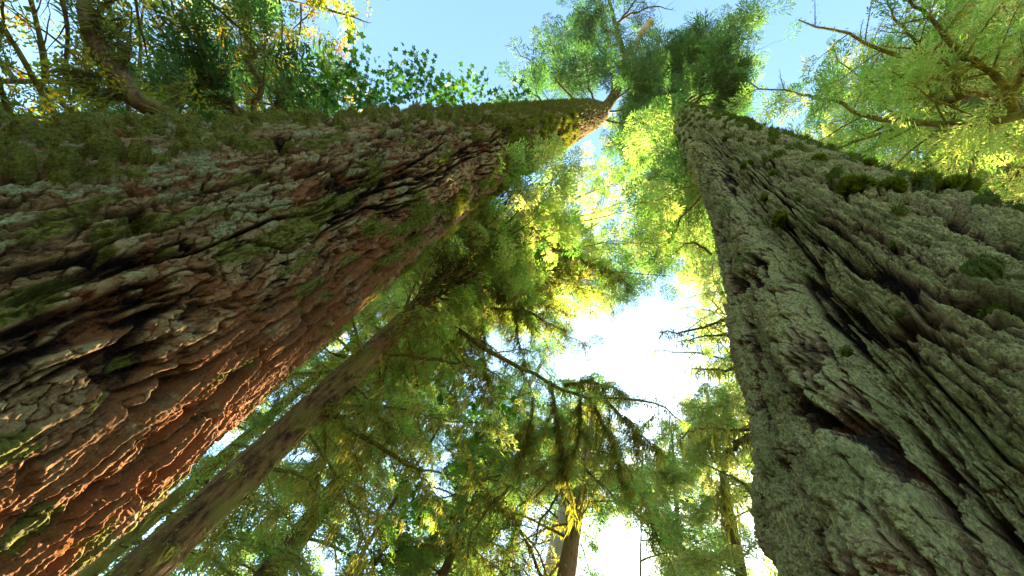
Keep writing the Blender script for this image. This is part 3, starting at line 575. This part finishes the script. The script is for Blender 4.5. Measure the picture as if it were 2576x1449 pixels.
defs = [(-4, 14, 22, .3, 5, 46, 3.2, 1.4, 'hemlock', .6, 'bright hemlock behind the slim trunk, lower left of the maple leaves'),
        (-5, 11, 12, .16, 2.5, 34, 2.0, .9, 'hemlock', .8, 'young yellow green hemlock low in the bottom left gap beside the slim trunk'),
        (14, 16, 17, .28, 4, 50, 3.6, 1.6, 'hemlock', .45, 'broad hemlock between the leaning grey trunk and the brown trunk'),
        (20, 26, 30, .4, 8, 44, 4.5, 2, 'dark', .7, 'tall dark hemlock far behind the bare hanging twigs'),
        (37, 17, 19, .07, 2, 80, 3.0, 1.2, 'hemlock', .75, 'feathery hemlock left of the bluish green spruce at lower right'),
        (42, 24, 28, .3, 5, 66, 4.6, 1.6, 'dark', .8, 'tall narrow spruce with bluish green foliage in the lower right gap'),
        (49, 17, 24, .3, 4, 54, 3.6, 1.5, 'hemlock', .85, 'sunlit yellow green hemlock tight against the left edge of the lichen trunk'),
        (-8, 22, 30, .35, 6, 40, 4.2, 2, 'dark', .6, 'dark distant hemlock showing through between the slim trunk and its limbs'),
        (57.5, 14, 42, .3, 17, 60, 4.2, 2, 'hemlock', .8, 'tall hemlock rising behind the lichen trunk'),
        (13, 11, 14.5, .16, 3, 46, 2.4, .9, 'hemlock', .6, 'fresh green young hemlock low in the middle between the two giants'),
        (-20, 14, 26, .3, 10, 30, 4, 1.8, 'hemlock', .7, 'hemlock crown showing past the lower edge of the left giant'),
        (75, 13, 30, .3, 14, 40, 4.6, 2, 'hemlock', .7, 'hemlock crown behind the top of the lichen trunk')]
for az, d, H, r, z0, n, a, b, mat, tint, lab in defs:
    k = d/14; conifer('hemlock_tree' if mat == 'hemlock' else 'spruce_tree', az, d, H, r, z0, n, a, b, lab, 'mid' if d < 11 else 'coarse', mat, .62*k**.7, .20*k, tint, group=BG, moss=.25 if d < 15 else 0)
for k in range(20):                           # draped twiggy boughs of the brown trunk
    reach(brown, bf, 1270+400*RNG.random(), 980+430*RNG.random(), 10.5+1.2*RNG.random(), 'mid', 'hemlock', .25, .42, .16, .6, .7, nside=15, sidelen=.4, tspread=.6, droop=.5)
for k in range(20):                           # bare forking twigs with a little moss
    reach(brown, bf, 1130+520*RNG.random(), 1010+440*RNG.random(), 10.3+1.2*RNG.random(), 'mid', 'hemlock', 0, .4, .16, .5, .35, nside=18, sidelen=.45, droop=.6, r=.035, mtint=.25)
for k in range(34):                           # low boughs of the right giant, hanging in front of the sky towards the middle
    x, y = 1560+260*RNG.random(), 300+430*RNG.random()
    reach(giant_r, fr, x, y, 24-11*(y-300)/430, 'mid' if y > 450 else 'coarse', 'hemlock', .7, .75, .22, .5, .1, nside=9, r=.04, tspread=.5)
# bare dark twigs and moss curtains hanging from the brown trunk
for pts, r in (([(1430, 1130, 13), (1340, 1190, 12), (1240, 1260, 11.4), (1180, 1360, 11), (1160, 1449, 10.8)], .045), ([(1425, 1180, 13), (1330, 1260, 12.3), (1250, 1340, 12), (1190, 1449, 12)], .03), ([(1425, 1210, 12.8), (1370, 1300, 12), (1340, 1380, 11.8), (1310, 1449, 11.6)], .03),
               ([(1430, 1160, 13), (1370, 1190, 12.4), (1250, 1200, 12), (1180, 1230, 12)], .04), ([(1470, 1180, 13), (1560, 1260, 12.4), (1640, 1330, 12), (1700, 1449, 12)], .03), ([(1470, 1120, 13.2), (1560, 1160, 12.6), (1620, 1260, 12.4), (1640, 1380, 12)], .03),
               ([(1440, 1100, 13.4), (1300, 1100, 12.8), (1180, 1120, 12.3), (1120, 1180, 12)], .035)):
    branch(brown, limb_px(pts, 20, .1), r*1.3, 'mid', 'hemlock', .12, .4, .2, .4, moss=.35, limb='limb_moss', masked=False, nside=16, sidelen=.42, droop=.6)
for pts, r in (([(1385, 960, 11), (1400, 1060, 10.5), (1420, 1150, 10.2), (1440, 1300, 10)], .05), ([(1460, 1000, 11), (1450, 1100, 10.5), (1400, 1220, 10)], .045), ([(1500, 985, 11), (1570, 1050, 10.6), (1610, 1100, 10.4), (1660, 1130, 10.2)], .05),
               ([(1480, 1000, 11), (1530, 1090, 10.5), (1560, 1180, 10.2), (1590, 1240, 10)], .05), ([(1420, 970, 11), (1500, 960, 10.8), (1590, 1000, 10.6)], .05), ([(1220, 800, 10), (1215, 900, 9.6), (1250, 1000, 9.3)], .035), ([(1340, 1000, 10.6), (1330, 1100, 10.2), (1300, 1180, 10)], .03)):
    branch(brown, limb_px(pts, 20, .08), r, 'mid', 'hemlock', .1, .4, .2, .4, moss=1.5, limb='limb_moss', masked=False, nside=9, sidelen=.3, droop=.7)
for pts, r, ms in (([(1850, 800, 7.6), (1800, 812, 7.6), (1720, 835, 7.7), (1655, 830, 7.9)], .035, .6), ([(1860, 850, 7.4), (1780, 845, 7.4), (1700, 865, 7.6)], .025, .5), ([(1930, 1272, 4.6), (1860, 1215, 4.7), (1770, 1162, 4.9)], .022, .25), ([(1910, 1080, 5.1), (1830, 1078, 5.3), (1740, 1085, 5.6), (1700, 1120, 5.8)], .02, .5),
               ([(1905, 1090, 5.1), (1850, 1120, 5.2), (1825, 1160, 5.3)], .05, .7), ([(1820, 1190, 5), (1815, 1260, 4.9), (1830, 1340, 4.8)], .03, .8), ([(1880, 905, 7), (1820, 930, 7), (1740, 925, 7.3)], .03, .8), ([(1790, 640, 9.5), (1740, 610, 9.8), (1690, 640, 10)], .03, .4)):
    branch(giant_r, limb_px(pts, 16, .04), r, 'fine', 'hemlock', 0, .3, .16, .6, moss=ms, limb='limb_moss', masked=False, nside=6, sidelen=.3, droop=.4)
# ---------------------------------------------------------------- trees behind the view point (top of the picture)
tops = [(-72, 8.5, 13, .06, 2.5, 'golden', .25, 'thin leafy tree with dark twigs at the top left corner'),
        (-92, 8, 17, .08, 6, 'golden', .6, 'golden autumn tree whose lit crown hangs over the top edge left of the blue sky'),
        (-60, 12, 18, .07, 4, 'golden', .25, 'green and gold tree behind the mossy ridge of the left giant'),
        (-56, 9.5, 14, .1, 5, 'dark', .55, 'dark mossy spruce left of the maple above the left giant'),
        (-78, 15, 22, .1, 6, 'hemlock', .9, 'sunlit hemlock farthest back in the upper left')]
for i, (az, d, H, r, z0, mat, tint, lab) in enumerate(tops):
    conifer('broadleaf_tree' if mat == 'golden' else 'hemlock_tree' if mat == 'hemlock' else 'spruce_tree', az, d, H, r, z0, 42, 2.9*d/9, 1.4, lab, 'oval' if mat == 'golden' else 'coarse', mat, .5*(d/8)**.5, .26, tint, group='trees along the top left', leaf=.5, moss=.2 if mat == 'dark' else 0, droop=(-.1, .5), nside=9, tspread=.9 if mat == 'golden' else .5)
mst = thing('mossy_snag_tree', pol(-57.5, 7.0), 'dark crooked mossy stem rising from behind the left giant at upper left', 'tree')
simple_trunk(mst, [pol(-55, 7.0, 3), at(400, 318, 8.0), at(330, 240, 8.2), at(262, 140, 8.6), at(225, 60, 9), at(205, -20, 9.4)], [.16, .14, .12, .13, .11, .06], 'limb', rough=.2)
for pts in ([(330, 240, 8.2), (270, 235, 8.2), (240, 200, 8.3)], [(285, 180, 8.4), (230, 190, 8.4), (160, 175, 8.5)], [(262, 140, 8.6), (250, 90, 8.8), (215, 60, 9)], [(240, 90, 8.8), (270, 20, 9), (300, -30, 9.2)], [(300, 200, 8.3), (330, 130, 8.6), (310, 50, 8.9)], [(380, 300, 8), (440, 250, 8.3), (470, 200, 8.5)]):
    branch(mst, limb_px(pts, 14, .1), .05, 'oval', 'golden', .35, .4, .25, .2, moss=.7, limb='limb', nside=11, mtint=.1)
for pts in ([(600, 292, 9.5), (560, 220, 9.8), (500, 130, 10.2), (450, 20, 10.6)], [(620, 292, 9.6), (560, 250, 9.8), (520, 200, 10)], [(640, 292, 9.7), (640, 200, 10.2), (625, 90, 10.8), (600, -20, 11.4)], [(700, 290, 10), (720, 220, 10.4), (770, 170, 10.8)]):
    branch(mst, limb_px(pts, 16, .2), .06, 'coarse', 'dark', .55, .7, .25, .45, moss=.7, limb='limb', nside=13, mtint=.1)
tr2, tf = conifer('mossy_fir_tree', 118, 9, 26, .30, 15.5, 34, 5.0, 2.5, 'dark trunk entering from the right edge with yellow mossy limbs', mat='fresh', tmat='limb', flen=.85, fstep=.26, tint=.6, moss=.25, nside=9, r1=.14, leaf=.6, kind='mid', tspread=.7)
for pts, r, lf_, ms in (([(2620, 280, 14), (2450, 312, 14.5), (2330, 318, 15), (2200, 292, 15.5), (2080, 250, 16), (1990, 235, 16.5), (1890, 215, 17)], .085, .9, .25), ([(2560, 300, 15), (2500, 190, 15), (2400, 120, 15), (2310, 20, 15.5), (2290, -30, 15.5)], .08, .9, .9),
                    ([(2420, 250, 15), (2390, 190, 15), (2320, 130, 15.5), (2260, 60, 16), (2220, -10, 16)], .07, .7, .8), ([(2400, 262, 15), (2330, 240, 15.2), (2250, 262, 15.6)], .06, .3, 1.0), ([(2576, 190, 14), (2500, 280, 14.5), (2440, 330, 15)], .05, .9, .4)):
    branch(tr2, limb_px(pts, 24, .12), r*1.2, 'mid', 'fresh', lf_*.7, .8, .24, .75, moss=ms, limb='limb_moss', nside=12, sidelen=.42)
for i, (az, d, H, z0, n, L0, tint, lab) in enumerate(((128, 13, 30, 17, 40, 5.5, .8, 'hemlock crown along the right end of the top edge'), (104, 15, 32, 19, 42, 5.5, .85, 'pale sunlit hemlock above the shoulder of the lichen trunk'), (92, 12, 34, 21, 34, 5, .7, 'hemlock whose pointed sprays stand against blue sky right of the giants'), (112, 19, 34, 20, 40, 6, .9, 'distant yellow green hemlock beyond the dark trunk at right'))):
    conifer('hemlock_tree', az, d, H, .3, z0, n, L0, 2.2, lab, 'mid', 'hemlock', .85*(d/13)**.5, .28, tint, group='hemlocks along the top right', nside=9, leaf=.8, tspread=.8)
# ---------------------------------------------------------------- maples
def maple(az, d, H, r, z0, limbs, lab, flen=1.0, tint=.4, leaf=1.0, grp='vine maples among the trunks'):
    t, f = trunk_tree('maple_tree', az, d, H, r, .02, lab, group=grp, mat='limb', sides=12)
    for pts in limbs: branch(t, limb_px(pts, 14, .05), .016, 'maple', 'maple', leaf, flen, .34, tint, nside=6, sidelen=.35, masked=False, droop=.1, bare=.1)
    return t
maple(-53, 6.2, 9.5, .05, 5, [[(860, 290, 8.8), (850, 230, 9.2), (845, 190, 9.4)], [(920, 290, 9), (930, 230, 9.4), (928, 185, 9.6)], [(960, 285, 9), (905, 250, 9.4), (830, 240, 9.4)], [(1000, 285, 9.6), (985, 255, 9.8), (940, 250, 9.8)]], 'young green maple above the mossy ridge, left of the blue sky gap', .62, .42, .5)
maple(-52.5, 6.6, 10.5, .05, 6, [[(1050, 285, 10), (1060, 235, 10.4), (1085, 195, 10.6)], [(1065, 285, 10), (1045, 240, 10.4), (1060, 190, 10.6)]], 'small maple sprig alone against the blue sky above the left giant', .6, .42, .6)
maple(-50, 7, 12, .05, 7, [[(1160, 280, 11.5), (1140, 255, 11.8), (1125, 235, 12)], [(1200, 280, 12), (1185, 250, 12), (1170, 225, 12.4)], [(1270, 275, 12.5), (1280, 262, 12.6)]], 'low maple sprig right of the lone one above the left giant', .6, .42, .5)
maple(3, 9.5, 12, .07, 4, [[(1120, 700, 14), (1080, 800, 13.5), (1120, 880, 13)], [(1060, 700, 14), (1100, 840, 13), (1040, 920, 12.5)], [(1230, 960, 11.5), (1240, 1040, 11), (1180, 1120, 10.7)], [(1180, 850, 12.5), (1120, 960, 12), (1090, 1050, 11.5)], [(1000, 880, 12.5), (960, 960, 12), (900, 1000, 11.6)], [(1000, 1150, 10.8), (1060, 1220, 10.5)], [(1120, 1000, 11.5), (1200, 1000, 11.4), (1260, 1010, 11.3)], [(980, 820, 13), (920, 860, 12.8)]],
      'bright green maple leaves hanging in the middle behind the slim trunk', .8, .62, .55)
maple(5, 13, 10, .09, 3, [[(1080, 1449, 14), (1050, 1380, 14.4), (990, 1340, 14.8)], [(1150, 1449, 14), (1160, 1390, 14.4), (1100, 1330, 14.8)], [(900, 1449, 13.6), (950, 1400, 14), (1000, 1400, 14)], [(1200, 1420, 14), (1180, 1340, 14.4), (1230, 1280, 15)], [(950, 1330, 14.5), (1010, 1280, 15), (1080, 1290, 15)]],
      'maple thicket at the bottom edge left of the pale trunk', .9, .5, .6)
